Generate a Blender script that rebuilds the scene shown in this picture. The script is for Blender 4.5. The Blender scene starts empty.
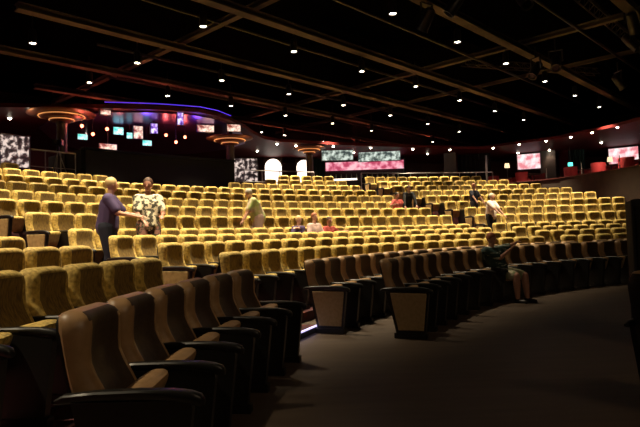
import bpy, bmesh, math, random
from mathutils import Vector, Matrix
random.seed(7)
PI = math.pi
SC = bpy.context.scene
COL = SC.collection

# ------------------------------------------------------------------ helpers
def link(o, parent=None):
    COL.objects.link(o)
    if parent is not None:
        o.parent = parent
    return o

def bm_mesh(bm, name, mats, smooth=True, angle=0.7):
    bmesh.ops.recalc_face_normals(bm, faces=bm.faces)
    me = bpy.data.meshes.new(name)
    bm.to_mesh(me)
    bm.free()
    for m in (mats if isinstance(mats, (list, tuple)) else [mats]):
        me.materials.append(m)
    if smooth:
        for p in me.polygons:
            p.use_smooth = True
        try:
            me.set_sharp_from_angle(angle=angle)
        except Exception:
            pass
    return me

def obj(name, bm, mats, parent=None, smooth=True, angle=0.7, loc=None):
    me = bm if isinstance(bm, bpy.types.Mesh) else bm_mesh(bm, name, mats, smooth, angle)
    o = bpy.data.objects.new(name, me)
    if loc is not None:
        o.location = loc
    return link(o, parent)

def tag(o, label, cat, group=None, kind=None):
    o['label'] = label
    o['category'] = cat
    if group:
        o['group'] = group
    if kind:
        o['kind'] = kind
    return o

def thing(name, label, cat, loc=(0, 0, 0), rotz=0, group=None):
    o = bpy.data.objects.new(name, None)
    o.empty_display_size = 0.1
    o.location = loc
    o.rotation_euler = (0, 0, rotz)
    link(o)
    return tag(o, label, cat, group)

def struct(name, bm, mats, smooth=False):
    o = obj(name, bm, mats, None, smooth)
    o['kind'] = 'structure'
    return o

def box(bm, x0, x1, y0, y1, z0, z1, bev=0.0, M=None, mi=0):
    r = bmesh.ops.create_cube(bm, size=1.0)
    vs = r['verts']
    for v in vs:
        v.co = Vector(((x0+x1)/2 + v.co.x*(x1-x0), (y0+y1)/2 + v.co.y*(y1-y0), (z0+z1)/2 + v.co.z*(z1-z0)))
    fs = set(f for v in vs for f in v.link_faces)
    if bev > 0:
        es = list(set(e for v in vs for e in v.link_edges))
        rr = bmesh.ops.bevel(bm, geom=es, offset=bev, segments=2, affect='EDGES', profile=0.6)
        fs = set(rr['faces']) | set(f for f in fs if f.is_valid)
        vs = list(set(v for f in fs for v in f.verts))
    for f in fs:
        if f.is_valid:
            f.material_index = mi
    if M is not None:
        for v in vs:
            v.co = M @ v.co
    return vs

def loft(bm, rings, caps=True, mi=0, closed=True):
    vr = [[bm.verts.new(p) for p in r] for r in rings]
    n = len(vr[0])
    out = []
    for a, b in zip(vr[:-1], vr[1:]):
        for i in range(n if closed else n-1):
            j = (i+1) % n
            f = bm.faces.new((a[i], a[j], b[j], b[i]))
            f.material_index = mi
            out.append(f)
    if caps:
        for r in (vr[0], vr[-1]):
            f = bm.faces.new(r)
            f.material_index = mi
            out.append(f)
    return out

def lathe(bm, prof, n=24, c=(0, 0, 0), mi=0, caps=True):
    rings = [[(c[0]+r*math.cos(2*PI*i/n), c[1]+r*math.sin(2*PI*i/n), c[2]+z) for i in range(n)] for r, z in prof]
    return loft(bm, rings, caps, mi)

def capsule(bm, p, q, r1, r2, n=10, mi=0, flat=1.0, side=None):
    p = Vector(p); q = Vector(q)
    d = (q-p)
    L = d.length
    if L < 1e-5:
        d = Vector((0, 0, 1)); L = 1e-5
    d = d.normalized()
    a = Vector((0, 0, 1)) if abs(d.z) < 0.9 else Vector((1, 0, 0))
    if side is not None:
        a = Vector(side)
    u = d.cross(a).normalized()
    w = d.cross(u).normalized()
    rings = []
    for t in (-1.45, -1.0, -0.5, 0.0):
        rings.append((p + d*(r1*math.sin(t)), r1*math.cos(t)))
    for t in (0.0, 0.5, 1.0, 1.45):
        rings.append((q + d*(r2*math.sin(t)), r2*math.cos(t)))
    loft(bm, [[c + u*(r*math.cos(2*PI*i/n)) + w*(r*flat*math.sin(2*PI*i/n)) for i in range(n)] for c, r in rings], True, mi)

def tube(bm, pts, r, n=8, mi=0):
    pts = [Vector(p) for p in pts]
    rings = []
    for i, p in enumerate(pts):
        d = (pts[min(i+1, len(pts)-1)] - pts[max(i-1, 0)]).normalized()
        a = Vector((0, 0, 1)) if abs(d.z) < 0.95 else Vector((1, 0, 0))
        u = d.cross(a).normalized()
        w = d.cross(u).normalized()
        rings.append([p + u*(r*math.cos(2*PI*k/n)) + w*(r*math.sin(2*PI*k/n)) for k in range(n)])
    loft(bm, rings, True, mi)

def bar(bm, p, q, w, h, mi=0):
    """rectangular bar from p to q, width w (horizontal), height h"""
    p = Vector(p); q = Vector(q)
    d = (q-p).normalized()
    a = Vector((0, 0, 1)) if abs(d.z) < 0.95 else Vector((1, 0, 0))
    u = d.cross(a).normalized()*w/2
    v = u.cross(d).normalized()*h/2
    loft(bm, [[c+u+v, c-u+v, c-u-v, c+u-v] for c in (p, q)], True, mi)

def ellip(bm, c, rx, ry, rz, M=None, sub=2, mi=0):
    r = bmesh.ops.create_icosphere(bm, subdivisions=sub, radius=1.0)
    for v in r['verts']:
        co = Vector((v.co.x*rx, v.co.y*ry, v.co.z*rz))
        if M is not None:
            co = M @ co
        v.co = co + Vector(c)
        for f in v.link_faces:
            f.material_index = mi

def prism(bm, poly, z0, z1, mi=0, mi_side=None):
    a = [bm.verts.new((x, y, z0)) for x, y in poly]
    b = [bm.verts.new((x, y, z1)) for x, y in poly]
    n = len(poly)
    f = bm.faces.new(a); f.material_index = mi
    f = bm.faces.new(b); f.material_index = mi
    for i in range(n):
        j = (i+1) % n
        f = bm.faces.new((a[i], a[j], b[j], b[i]))
        f.material_index = mi if mi_side is None else mi_side

# ------------------------------------------------------------------ materials
def mat(name, col, rough=0.6, metal=0.0, emit=None, estr=0.0, sheen=0.0, noise=None, bump=0.0, coat=0.0, spec=None):
    m = bpy.data.materials.new(name)
    m.use_nodes = True
    nt = m.node_tree
    b = nt.nodes['Principled BSDF']
    b.inputs['Base Color'].default_value = (*col, 1)
    b.inputs['Roughness'].default_value = rough
    b.inputs['Metallic'].default_value = metal
    if spec is not None:
        b.inputs['Specular IOR Level'].default_value = spec
    if sheen:
        b.inputs['Sheen Weight'].default_value = sheen
        b.inputs['Sheen Roughness'].default_value = 0.4
        b.inputs['Sheen Tint'].default_value = (1, 0.85, 0.5, 1)
    if coat:
        b.inputs['Coat Weight'].default_value = coat
    if emit:
        b.inputs['Emission Color'].default_value = (*emit, 1)
        b.inputs['Emission Strength'].default_value = estr
    if noise:
        scale, col2, lo, hi = noise[:4]
        tc = nt.nodes.new('ShaderNodeTexCoord')
        nz = nt.nodes.new('ShaderNodeTexNoise')
        nz.inputs['Scale'].default_value = scale
        nz.inputs['Detail'].default_value = 4
        mp = nt.nodes.new('ShaderNodeMapping')
        if len(noise) > 4:
            mp.inputs['Scale'].default_value = noise[4]
        nt.links.new(tc.outputs['Object'], mp.inputs[0])
        nt.links.new(mp.outputs[0], nz.inputs['Vector'])
        rp = nt.nodes.new('ShaderNodeValToRGB')
        rp.color_ramp.elements[0].position = lo
        rp.color_ramp.elements[0].color = (*col, 1)
        rp.color_ramp.elements[1].position = hi
        rp.color_ramp.elements[1].color = (*col2, 1)
        nt.links.new(nz.outputs['Fac'], rp.inputs[0])
        nt.links.new(rp.outputs[0], b.inputs['Base Color'])
        if bump:
            bp = nt.nodes.new('ShaderNodeBump')
            bp.inputs['Strength'].default_value = bump
            bp.inputs['Distance'].default_value = 0.01
            nt.links.new(nz.outputs['Fac'], bp.inputs['Height'])
            nt.links.new(bp.outputs[0], b.inputs['Normal'])
    return m

M = {}
M['gold'] = mat('gold_velvet', (0.68, 0.485, 0.125), 0.75, sheen=0.25, noise=(24, (0.33, 0.215, 0.045), 0.40, 0.64), bump=0.2)
M['gold_shade'] = mat('gold_velvet_shade', (0.11, 0.066, 0.017), 0.85, sheen=0.1, noise=(26, (0.26, 0.165, 0.040), 0.35, 0.68, (1, 3, 0.6)), bump=0.15)  # shade in the backrest hollow, painted as a darker gold
M['tan'] = mat('tan_leather', (0.46, 0.275, 0.13), 0.42, noise=(14, (0.36, 0.21, 0.095), 0.4, 0.7), bump=0.05)
M['brown'] = mat('tan_leather_shade', (0.060, 0.036, 0.018), 0.55, noise=(30, (0.085, 0.052, 0.027), 0.35, 0.7), bump=0.08)  # shade in the tan backrest hollow, painted dark brown
M['black'] = mat('black_plastic', (0.010, 0.009, 0.008), 0.38)
M['blackmatte'] = mat('black_matte', (0.006, 0.006, 0.006), 0.85)
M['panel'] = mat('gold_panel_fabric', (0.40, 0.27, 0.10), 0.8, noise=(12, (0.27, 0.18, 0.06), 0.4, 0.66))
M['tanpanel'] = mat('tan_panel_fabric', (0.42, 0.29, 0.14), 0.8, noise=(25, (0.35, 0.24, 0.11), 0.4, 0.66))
M['steel'] = mat('brushed_steel', (0.55, 0.55, 0.55), 0.3, 1.0)
M['bulb'] = mat('lamp_bulb', (1, 0.9, 0.75), 0.5, emit=(1.0, 0.86, 0.66), estr=28)
M['redbulb'] = mat('red_bulb', (1, 0.3, 0.2), 0.5, emit=(1.0, 0.16, 0.08), estr=9)
M['beam'] = mat('painted_beam', (0.12, 0.098, 0.07), 0.85, noise=(0.55, (0.02, 0.016, 0.012), 0.35, 0.7))
M['deck'] = mat('black_deck', (0.0015, 0.0014, 0.0013), 1.0, spec=0.0)
M['redceil'] = mat('red_lacquer', (0.085, 0.007, 0.007), 0.55, spec=0.2)

def wave_floor():
    m = mat('dark_floor', (0.085, 0.055, 0.036), 0.55)
    nt = m.node_tree
    b = nt.nodes['Principled BSDF']
    tc = nt.nodes.new('ShaderNodeTexCoord')
    mp = nt.nodes.new('ShaderNodeMapping')
    mp.inputs['Scale'].default_value = (0.6, 5.5, 1)
    nz = nt.nodes.new('ShaderNodeTexNoise')
    nz.inputs['Scale'].default_value = 1.6
    nz.inputs['Detail'].default_value = 5
    rp = nt.nodes.new('ShaderNodeValToRGB')
    rp.color_ramp.elements[0].position = 0.3
    rp.color_ramp.elements[0].color = (0.070, 0.046, 0.031, 1)
    rp.color_ramp.elements[1].position = 0.72
    rp.color_ramp.elements[1].color = (0.105, 0.070, 0.046, 1)
    nt.links.new(tc.outputs['Object'], mp.inputs[0])
    nt.links.new(mp.outputs[0], nz.inputs['Vector'])
    nt.links.new(nz.outputs['Fac'], rp.inputs[0])
    nt.links.new(rp.outputs[0], b.inputs['Base Color'])
    return m
M['floor'] = wave_floor()

def carpet():
    m = mat('patterned_carpet', (0.14, 0.03, 0.02), 0.95)
    nt = m.node_tree
    b = nt.nodes['Principled BSDF']
    tc = nt.nodes.new('ShaderNodeTexCoord')
    vo = nt.nodes.new('ShaderNodeTexVoronoi')
    vo.inputs['Scale'].default_value = 7
    rp = nt.nodes.new('ShaderNodeValToRGB')
    rp.color_ramp.elements[0].position = 0.25
    rp.color_ramp.elements[0].color = (0.17, 0.035, 0.022, 1)
    rp.color_ramp.elements[1].position = 0.6
    rp.color_ramp.elements[1].color = (0.07, 0.022, 0.03, 1)
    nt.links.new(tc.outputs['Object'], vo.inputs['Vector'])
    nt.links.new(vo.outputs['Distance'], rp.inputs[0])
    nt.links.new(rp.outputs[0], b.inputs['Base Color'])
    return m
M['carpet'] = carpet()

# ------------------------------------------------------------------ seating geometry (plan)
CX, CY = 11.6357, 2.9201
R0, DR = 11.7431, 1.14989
ZR = [0, 0, .146, .308, .454, .608, .958, 1.291, 1.606, 1.942, 2.262, 2.588, 2.912, 3.250]
PITCH = 0.56
def RR(r):
    return R0 + r*DR
def pol(R, a, z=0.0):
    return Vector((CX + R*math.cos(a), CY + R*math.sin(a), z))

# camera (kept here so the seat count can be judged by distance)
CAMH, CAMP, CAMR, FPX = 1.3124, -0.04221, -0.03299, 560.89

# ------------------------------------------------------------------ structure: floor with tiers
LA = (2.775, 2.858)      # left aisle (angles)
RA = (1.920, 1.962)      # right aisle
def arc_sector(bm, Ra, Rb, a0, a1, z0, z1, n=40, mi=0, mis=0):
    A = [a0 + (a1-a0)*i/n for i in range(n+1)]
    ti = [bm.verts.new(pol(Ra, a, z1)) for a in A]
    to = [bm.verts.new(pol(Rb, a, z1)) for a in A]
    bi = [bm.verts.new(pol(Ra, a, z0)) for a in A]
    bo = [bm.verts.new(pol(Rb, a, z0)) for a in A]
    for i in range(n):
        for q, mm in (((ti[i], ti[i+1], to[i+1], to[i]), mi), ((bi[i], bi[i+1], ti[i+1], ti[i]), mis), ((bo[i], bo[i+1], to[i+1], to[i]), mis), ((bi[i], bi[i+1], bo[i+1], bo[i]), mis)):
            f = bm.faces.new(q); f.material_index = mm
    for k in (0, n):
        f = bm.faces.new((bi[k], ti[k], to[k], bo[k])); f.material_index = mis

bm = bmesh.new()
box(bm, -16, 26, -6, 42, -0.3, 0.0)
struct('floor', bm, [M['floor']])
bm = bmesh.new()
for r in range(2, 14):
    Ra = RR(r) - 0.74
    Rb = RR(r+1) - 0.74
    arc_sector(bm, Ra, Rb + (0.3 if r < 13 else 0.2), 1.10, 3.32, 0.001, ZR[r], 60, 0, 0)
arc_sector(bm, 12.72, 13.5, LA[0]-0.03, LA[1]+0.02, 0.001, 0.10, 6, 0, 1)
for r in range(3, 14):
    for a in (LA, RA):
        zs = (ZR[r-1]+ZR[r])/2
        arc_sector(bm, RR(r)-1.08, RR(r)-0.72, a[0]-0.01, a[1]+0.01, ZR[r-1]-0.05, zs, 4, 0, 1)
struct('floor_tiers', bm, [M['carpet'], M['blackmatte']])
bm = bmesh.new()
arc_sector(bm, 27.7, 36.0, 1.05, 2.155, 0.01, 3.50, 40, 0, 1)
arc_sector(bm, 26.3, 36.0, 2.155, 3.3, 0.01, 3.30, 40, 0, 1)
arc_sector(bm, 25.05, 26.4, 2.165, 2.53, 0.01, 3.30, 16, 0, 1)
struct('floor_promenade', bm, [M['carpet'], M['blackmatte']])

# ------------------------------------------------------------------ seat parts
def ring_y(w, xf, xb, z, conc, n=12):
    """one horizontal section of the backrest: half width w, front at xf, back at xb."""
    pts = []
    ys = [-1, -0.985, -0.9, -0.78, -0.66, -0.5, -0.25, 0, 0.25, 0.5, 0.66, 0.78, 0.9, 0.985, 1]
    t = xf-xb
    for y in ys:
        a = abs(y)
        prof = 1.0 if a < 0.7 else math.sqrt(max(0.0, 1-((a-0.7)/0.3)**2.2))
        dip = conc*(1-min(1, (a/0.68))**4) if a < 0.68 else 0
        x = xb + (t*0.25) + (t*0.75)*prof - dip
        pts.append((x, y*w, z))
    for y in (0.9, 0.5, 0, -0.5, -0.9):
        pts.append((xb, y*w, z))
    return pts

def backrest_bm(top, fabric=0, panel=1):
    bm = bmesh.new()
    # z, front x, back x, half width, concavity
    prof = [(.34, .285, .13, .20, .0), (.38, .305, .115, .245, .012), (.46, .288, .10, .262, .024), (.54, .255, .083, .266, .032), (.62, .214, .066, .268, .036),
            (.69, .176, .052, .269, .038), (.75, .152, .042, .269, .038), (.81, .148, .030, .268, .036), (.87, .152, .016, .266, .034), (.915, .154, .006, .262, .026),
            (.95, .148, .000, .252, .014), (.975, .130, .002, .236, .004), (.992, .10, .012, .212, .0), (1.0, .07, .03, .18, .0)]
    fs = loft(bm, [ring_y(w, xf, xb, z, c) for z, xf, xb, w, c in prof], True, fabric)
    bm.normal_update()
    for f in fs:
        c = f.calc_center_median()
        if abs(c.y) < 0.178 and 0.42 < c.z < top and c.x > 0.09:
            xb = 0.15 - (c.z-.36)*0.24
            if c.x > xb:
                f.material_index = panel  # centre faces get the painted shade of the same upholstery
    return bm

def cushion_bm(folded, fabric=0):
    bm = bmesh.new()
    # stations along x (front is +x): x, z mid, half height, half width
    st = [(.17, .44, .03, .215), (.19, .445, .05, .232), (.28, .445, .062, .24), (.42, .452, .068, .243), (.55, .458, .07, .243), (.64, .452, .066, .24), (.69, .442, .052, .232), (.712, .432, .03, .215)]
    rings = []
    n = 20
    for x, zc, h, w in st:
        rg = []
        for i in range(n):
            t = 2*PI*i/n
            c, s = math.cos(t), math.sin(t)
            e = 0.45
            yy = w*math.copysign(abs(c)**e, c)
            zz = h*math.copysign(abs(s)**0.7, s)
            rg.append((x, yy, zc+zz))
        rings.append(rg)
    loft(bm, rings, True, fabric)
    if folded:
        # tipped up about the hinge at the back of the seat
        Mr = Matrix.Translation((.27, 0, .37)) @ Matrix.Rotation(math.radians(-68), 4, 'Y') @ Matrix.Scale(.56, 4, (1, 0, 0)) @ Matrix.Translation((-.22, 0, -.445))
        for v in bm.verts:
            v.co = Mr @ v.co
        bmesh.ops.recalc_face_normals(bm, faces=bm.faces)
        bm.normal_update()
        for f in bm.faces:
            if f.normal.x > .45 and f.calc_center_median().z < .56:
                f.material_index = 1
    return bm

def armrest_bm(y):
    bm = bmesh.new()
    st = [(.02, .60, .012, .022), (.06, .612, .022, .028), (.2, .622, .024, .032), (.4, .624, .025, .035), (.56, .616, .028, .037), (.64, .602, .030, .036), (.685, .588, .028, .032), (.70, .580, .016, .02)]
    rings = []
    n = 10
    for x, z, h, w in st:
        rings.append([(x, y + w*math.copysign(abs(math.cos(t))**.6, math.cos(t)), z + h*math.copysign(abs(math.sin(t))**.6, math.sin(t))) for t in [2*PI*i/n + .3 for i in range(n)]])
    loft(bm, rings, True)
    return bm

def standard_bm(y, th=0.032):
    """tapered side panel: top (z .60) x .14..63, bottom x .34...57"""
    bm = bmesh.new()
    out = [(.10, .60), (.645, .595), (.65, .55), (.59, .06), (.22, .06), (.12, .50)]
    a = [bm.verts.new((x, y-th, z)) for x, z in out]
    b = [bm.verts.new((x, y+th, z)) for x, z in out]
    bm.faces.new(a); bm.faces.new(b)
    n = len(out)
    for i in range(n):
        bm.faces.new((a[i], a[(i+1) % n], b[(i+1) % n], b[i]))
    return bm

def panel_bm(y, sgn):
    """upholstered infill on the outer side of an end panel"""
    bm = bmesh.new()
    a = [bm.verts.new((x, y+sgn*.030, z)) for x, z in [(.155, .575), (.62, .57), (.625, .54), (.572, .10), (.245, .10), (.165, .49)]]
    b = [bm.verts.new((x, y+sgn*.042, z)) for x, z in [(.165, .565), (.61, .56), (.615, .535), (.562, .11), (.255, .11), (.175, .485)]]
    bm.faces.new(a); bm.faces.new(b)
    for i in range(6):
        bm.faces.new((a[i], a[(i+1) % 6], b[(i+1) % 6], b[i]))
    return bm

def foot_bm(y):
    bm = bmesh.new()
    box(bm, .19, .615, y-.04, y+.04, 0, .07, .008)
    return bm

def shell_bm():
    bm = bmesh.new()
    prof = [(.33, .125, .22), (.45, .095, .245), (.6, .068, .255), (.75, .04, .258), (.88, .010, .255), (.95, .0, .24), (.98, .0, .215)]
    rings = []
    for z, x, w in prof:
        rings.append([(x+.028, -w, z), (x+.005, -w*1.0, z), (x-.012, -w*.8, z), (x-.018, 0, z), (x-.012, w*.8, z), (x+.005, w, z), (x+.028, w, z), (x+.014, w*.7, z), (x+.012, 0, z), (x+.014, -w*.7, z)])
    loft(bm, rings, True)
    return bm

HY = PITCH/2
SM = {}
for kind, fab, fab_shade, sp in (('gold', M['gold'], M['gold_shade'], M['panel']), ('brown', M['tan'], M['brown'], M['tanpanel'])):
    SM[kind] = dict(
        backrest=bm_mesh(backrest_bm(.985 if kind == 'brown' else .935), 'backrest', [fab, fab_shade]),
        cushion=bm_mesh(cushion_bm(True), 'seat_cushion', [fab, sp]),
        cushion_down=bm_mesh(cushion_bm(False), 'seat_cushion', [fab]),
        arm=bm_mesh(armrest_bm(-HY), 'armrest', [M['black']]),
        arm2=bm_mesh(armrest_bm(HY), 'armrest', [M['black']]),
        std=bm_mesh(standard_bm(-HY), 'side_panel', [M['black']], False),
        std2=bm_mesh(standard_bm(HY), 'side_panel', [M['black']], False),
        ina=bm_mesh(panel_bm(-HY, -1), 'upholstered_inlay', [sp], False),
        inb=bm_mesh(panel_bm(HY, 1), 'upholstered_inlay', [sp], False),
        shell=bm_mesh(shell_bm(), 'back_shell', [M['black']]),
        pa=bm_mesh(foot_bm(-HY), 'foot', [M['black']], False),
        pc=bm_mesh(foot_bm(HY), 'foot', [M['black']], False),
        mats=[fab, fab_shade, M['black'], sp])

def merged_seat(kind, first, begin):
    """whole seat as one mesh (for rows far away)"""
    s = SM[kind]
    bm = bmesh.new()
    def add(me, idx):
        n0 = len(bm.faces)
        bm.from_mesh(me)
        bm.faces.ensure_lookup_table()
        for f in bm.faces[n0:]:
            f.material_index = idx[f.material_index] if f.material_index < len(idx) else idx[0]
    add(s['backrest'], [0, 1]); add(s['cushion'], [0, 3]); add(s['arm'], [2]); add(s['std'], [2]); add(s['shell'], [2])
    add(s['pa'], [2])
    if begin:
        add(s['ina'], [3])
    if first:
        add(s['arm2'], [2]); add(s['std2'], [2]); add(s['pc'], [2]); add(s['inb'], [3])
    me = bpy.data.meshes.new('theatre_seat')
    bm.to_mesh(me); bm.free()
    for m in s['mats']:
        me.materials.append(m)
    return me
MERG = {(k, f, g): merged_seat(k, f, g) for k in ('gold', 'brown') for f in (True, False) for g in (True, False)}

def make_seat(kind, first, loc, rot, label, group, down=False, begin=False):
    s = SM[kind]
    t = thing('theatre_seat', label, 'seat', loc, rot, group)
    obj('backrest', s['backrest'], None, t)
    obj('seat_cushion', s['cushion_down' if down else 'cushion'], None, t)
    obj('back_shell', s['shell'], None, t)
    obj('armrest', s['arm'], None, t)
    q = obj('side_panel', s['std'], None, t)
    obj('foot', s['pa'], None, q)
    if begin:
        obj('upholstered_inlay', s['ina'], None, q)
    if first:
        obj('armrest', s['arm2'], None, t)
        q = obj('side_panel', s['std2'], None, t)
        obj('foot', s['pc'], None, q); obj('upholstered_inlay', s['inb'], None, q)
    return t

ORD = ['first', 'second', 'third', 'fourth', 'fifth', 'sixth', 'seventh', 'eighth', 'ninth', 'tenth', 'eleventh', 'twelfth', 'thirteenth', 'fourteenth', 'fifteenth', 'sixteenth', 'seventeenth', 'eighteenth', 'nineteenth', 'twentieth']
def ordn(i):
    if i < 20:
        return ORD[i]
    return {2: 'twenty', 3: 'thirty', 4: 'forty'}[(i+1)//10] + '-' + ORD[(i+1) % 10 - 1] if (i+1) % 10 else {3: 'thirtieth', 4: 'fortieth'}[(i+1)//10]

# row -> list of (block, first angle, last angle)
def st(r):
    return PITCH/(RR(r)-0.3)
BL = {
 0: [('m', 2.737, 1.74)],
 1: [('l', 3.145, 3.134-5*st(1)), ('m', 2.726, 1.985), ('r', 1.900, 1.74)],
 2: [('l', 3.025+2*st(2), 3.025-3*st(2)), ('m', 2.756, 1.983), ('r', 1.900, 1.68)],
 3: [('l', 2.956+2*st(3), 2.956-2*st(3)), ('m', 2.749, 1.980), ('r', 1.895, 1.64)],
 4: [('l', 2.872+st(4), 2.872), ('m', 2.736, 1.976), ('r', 1.892, 1.60)],
 5: [('m', 2.722, 1.972), ('r', 1.888, 1.58)],
 6: [('m', 2.719, 1.966), ('r', 1.884, 1.54)],
 7: [('m', 2.711, 1.971), ('r', 1.868, 1.518)],
 8: [('m', 2.704, 1.977), ('r', 1.878, 1.521)],
 9: [('m', 2.698, 1.983), ('r', 1.889, 1.552)],
 10: [('m', 2.692, 1.989), ('r', 1.898, 1.576)],
 11: [('m', 2.686, 2.454), ('c', 2.234, 1.996), ('r', 1.906, 1.616)],
 12: [('m', 2.681, 2.548), ('c', 2.140, 1.999), ('r', 1.913, 1.661)],
 13: [('c', 2.093, 2.003), ('r', 1.919, 1.698)],
}
def cam_px(P):
    """pixel of a world point (only to leave out what the photo cannot show)"""
    c, s = math.cos(CAMP), math.sin(CAMP)
    Z = P.z-CAMH
    dep = P.y*c - Z*s
    up = P.y*s + Z*c
    u = P.x/dep*FPX; v = -up/dep*FPX
    cr, sr = math.cos(CAMR), math.sin(CAMR)
    return 320+cr*u-sr*v, 213.5+sr*u+cr*v, dep
def seat_index(r, b, a):
    a0, a1 = [(q[1], q[2]) for q in BL[r] if q[0] == b][0]
    n = int(round((a0-a1)/st(r)))+1
    i = int(round((a0-a)/((a0-a1)/(n-1))))
    return i, a0 + (a1-a0)*i/(n-1)
SIT = {'child': (5, 'm', 2.369), 'auburn': (5, 'm', 2.335), 'red': (5, 'm', 2.282), 'left': (8, 'm', 2.011), 'front': (0, 'm', 2.394)}
SEATA = {k: seat_index(*v) for k, v in SIT.items()}
OCC = {(SIT[k][0], SIT[k][1], SEATA[k][0]) for k in SIT}
BW = {'l': ('left of the left aisle', False), 'm': ('right of the left aisle', True), 'c': ('right of the control booth', True), 'r': ('right of the right aisle', True)}
seats = []
for r, blocks in BL.items():
    for b, a0, a1 in blocks:
        n = int(round((a0-a1)/st(r)))+1
        for i in range(n):
            a = a0 + (a1-a0)*i/max(1, n-1)
            P = pol(RR(r), a, ZR[r])
            x, y, dep = cam_px(P+Vector((0, 0, 1)))
            if x < -140 or x > 668 or (x < -45 and not (b == 'l')):
                continue
            k = (n-1-i) if b == 'l' else i
            if r == 0:
                where = '%s seat from the left end of the curved front row' % ordn(k)
                lab = 'dark brown theatre seat, ' + where
            elif b == 'l' and r == 1:
                lab = 'dark brown seat of the near left row, %s from the camera end' % ordn(i)
            else:
                lab = '%s theatre seat, %s row from the front, %s %s' % ('brown' if r < 2 else 'gold', ordn(r), ordn(k), BW[b][0])
            seats.append(dict(r=r, b=b, i=i, first=(i == n-1), begin=(i == 0), occ=(r, b, i) in OCC, a=a, P=P, dep=dep, kind='brown' if r < 2 else 'gold', lab=lab))
seats.sort(key=lambda s: s['dep'] if s['dep'] > 0 else 99)
STUFF = seats[300:]
print('SEATS', len(seats))
for s in seats[:300]:
    rot = math.atan2(-math.sin(s['a']), -math.cos(s['a']))
    grp = 'seats of the %s row from the front' % ordn(s['r'])
    # origin: backrest top centre lies at local x ~ 0.05
    loc = s['P']
    # first seat in a block carries the extra side panel on its open side (greater angle = local -y or +y)
    if s['dep'] < 17.0 or s['occ']:
        make_seat(s['kind'], s['first'], loc, rot, s['lab'], grp, s['occ'], s['begin'] and not (s['b'] == 'l' and s['r'] == 1))
    else:
        o = obj('theatre_seat', MERG[(s['kind'], s['first'], s['begin'])], None, None, loc=loc)
        o.rotation_euler = (0, 0, rot)
        tag(o, s['lab'], 'seat', grp)
if STUFF:
    bm = bmesh.new()
    mats = SM['gold']['mats']
    for s in STUFF:
        rot = math.atan2(-math.sin(s['a']), -math.cos(s['a']))
        n0 = len(bm.verts)
        bm.from_mesh(MERG[('gold', s['first'], s['begin'])])
        bm.verts.ensure_lookup_table()
        T = Matrix.Translation(s['P']) @ Matrix.Rotation(rot, 4, 'Z')
        for v in bm.verts[n0:]:
            v.co = T @ v.co
    me = bpy.data.meshes.new('far_theatre_seats')
    bm.to_mesh(me); bm.free()
    for m in mats:
        me.materials.append(m)
    o = obj('theatre_seats', me, None)
    tag(o, 'gold theatre seats of the farthest rows up to the promenade rail', 'seats', kind='stuff')

# stray seat at the right edge, seen from behind, and the black cabinet beyond it
make_seat('brown', True, (2.32, 3.85, 0), math.radians(30), 'dark seat seen from behind at the right edge of the floor', None)

# ------------------------------------------------------------------ ceiling
bm = bmesh.new(); box(bm, -22, 28, -6, 42, 9.0, 9.2)
struct('ceiling', bm, [M['deck']])
U = Vector((0.690, 0.724, 0)); N = Vector((0.724, -0.690, 0))
tn = 0
def ibeam(p, q, w, h):
    global tn
    bm = bmesh.new()
    p = Vector(p); q = Vector(q)
    t = 0.03
    bar(bm, p+Vector((0, 0, h/2)), q+Vector((0, 0, h/2)), w, t)
    bar(bm, p-Vector((0, 0, h/2)), q-Vector((0, 0, h/2)), w, t)
    bar(bm, p, q, t, h-t)
    tn += 1
    struct('trim_%d' % tn, bm, [M['beam']])
for k, n in enumerate((-4.3, -7.96, -11.7, -15.3, -19.0, -22.6)):
    z = 7.50
    t0, t1 = ((5, 34), (5, 34), (5, 36), (5, 38), (5, 38), (8, 38))[k]
    ibeam(N*n + U*t0 + Vector((0, 0, z)), N*n + U*t1 + Vector((0, 0, z)), 0.30, 0.16)
for t in (10.1, 19.0):
    ibeam(U*t + N*(-26) + Vector((0, 0, 7.85)), U*t + N*0 + Vector((0, 0, 7.85)), 0.2, 0.14)
for t in (23.5,):
    ibeam(U*t + N*(-26) + Vector((0, 0, 7.95)), U*t + N*0 + Vector((0, 0, 7.95)), 0.1, 0.12)

# pipes and ducts among the beams
pi_ = 0
for n, z, r, t0, t1 in ((-9.9, 7.75, .045, 8, 30), (-13.4, 7.8, .045, 6, 34), (-17.2, 7.7, .05, 8, 34), (-6.1, 7.7, .045, 9, 26), (-20.5, 7.75, .06, 10, 36)):
    bm = bmesh.new()
    tube(bm, [N*n + U*t0 + Vector((0, 0, z)), N*n + U*t1 + Vector((0, 0, z))], r)
    o = obj('ceiling_pipe', bm, [M['black']])
    pi_ += 1
    tag(o, 'long thin black pipe between roof beams, %s from the stage side' % ordn(pi_-1), 'pipe', 'pipes under the roof')
for k, (n, t, L, w) in enumerate(((-13.2, 14, 4.5, .7), (-17.0, 20, 5, .8), (-9.8, 17, 4, .6))):
    bm = bmesh.new()
    bar(bm, N*n + U*t + Vector((0, 0, 8.2)), N*n + U*(t+L) + Vector((0, 0, 8.2)), w, .45)
    for q in range(5):
        bar(bm, N*n + U*(t+L*q/4-.03) + Vector((0, 0, 8.2)), N*n + U*(t+L*q/4+.03) + Vector((0, 0, 8.2)), w+.06, .51)
    tag(obj('air_duct', bm, [M['deck']], smooth=False), 'dark rectangular air duct high between beams, %s from the stage side' % ORD[[1, 2, 0][k]], 'duct', 'air ducts')

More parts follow.
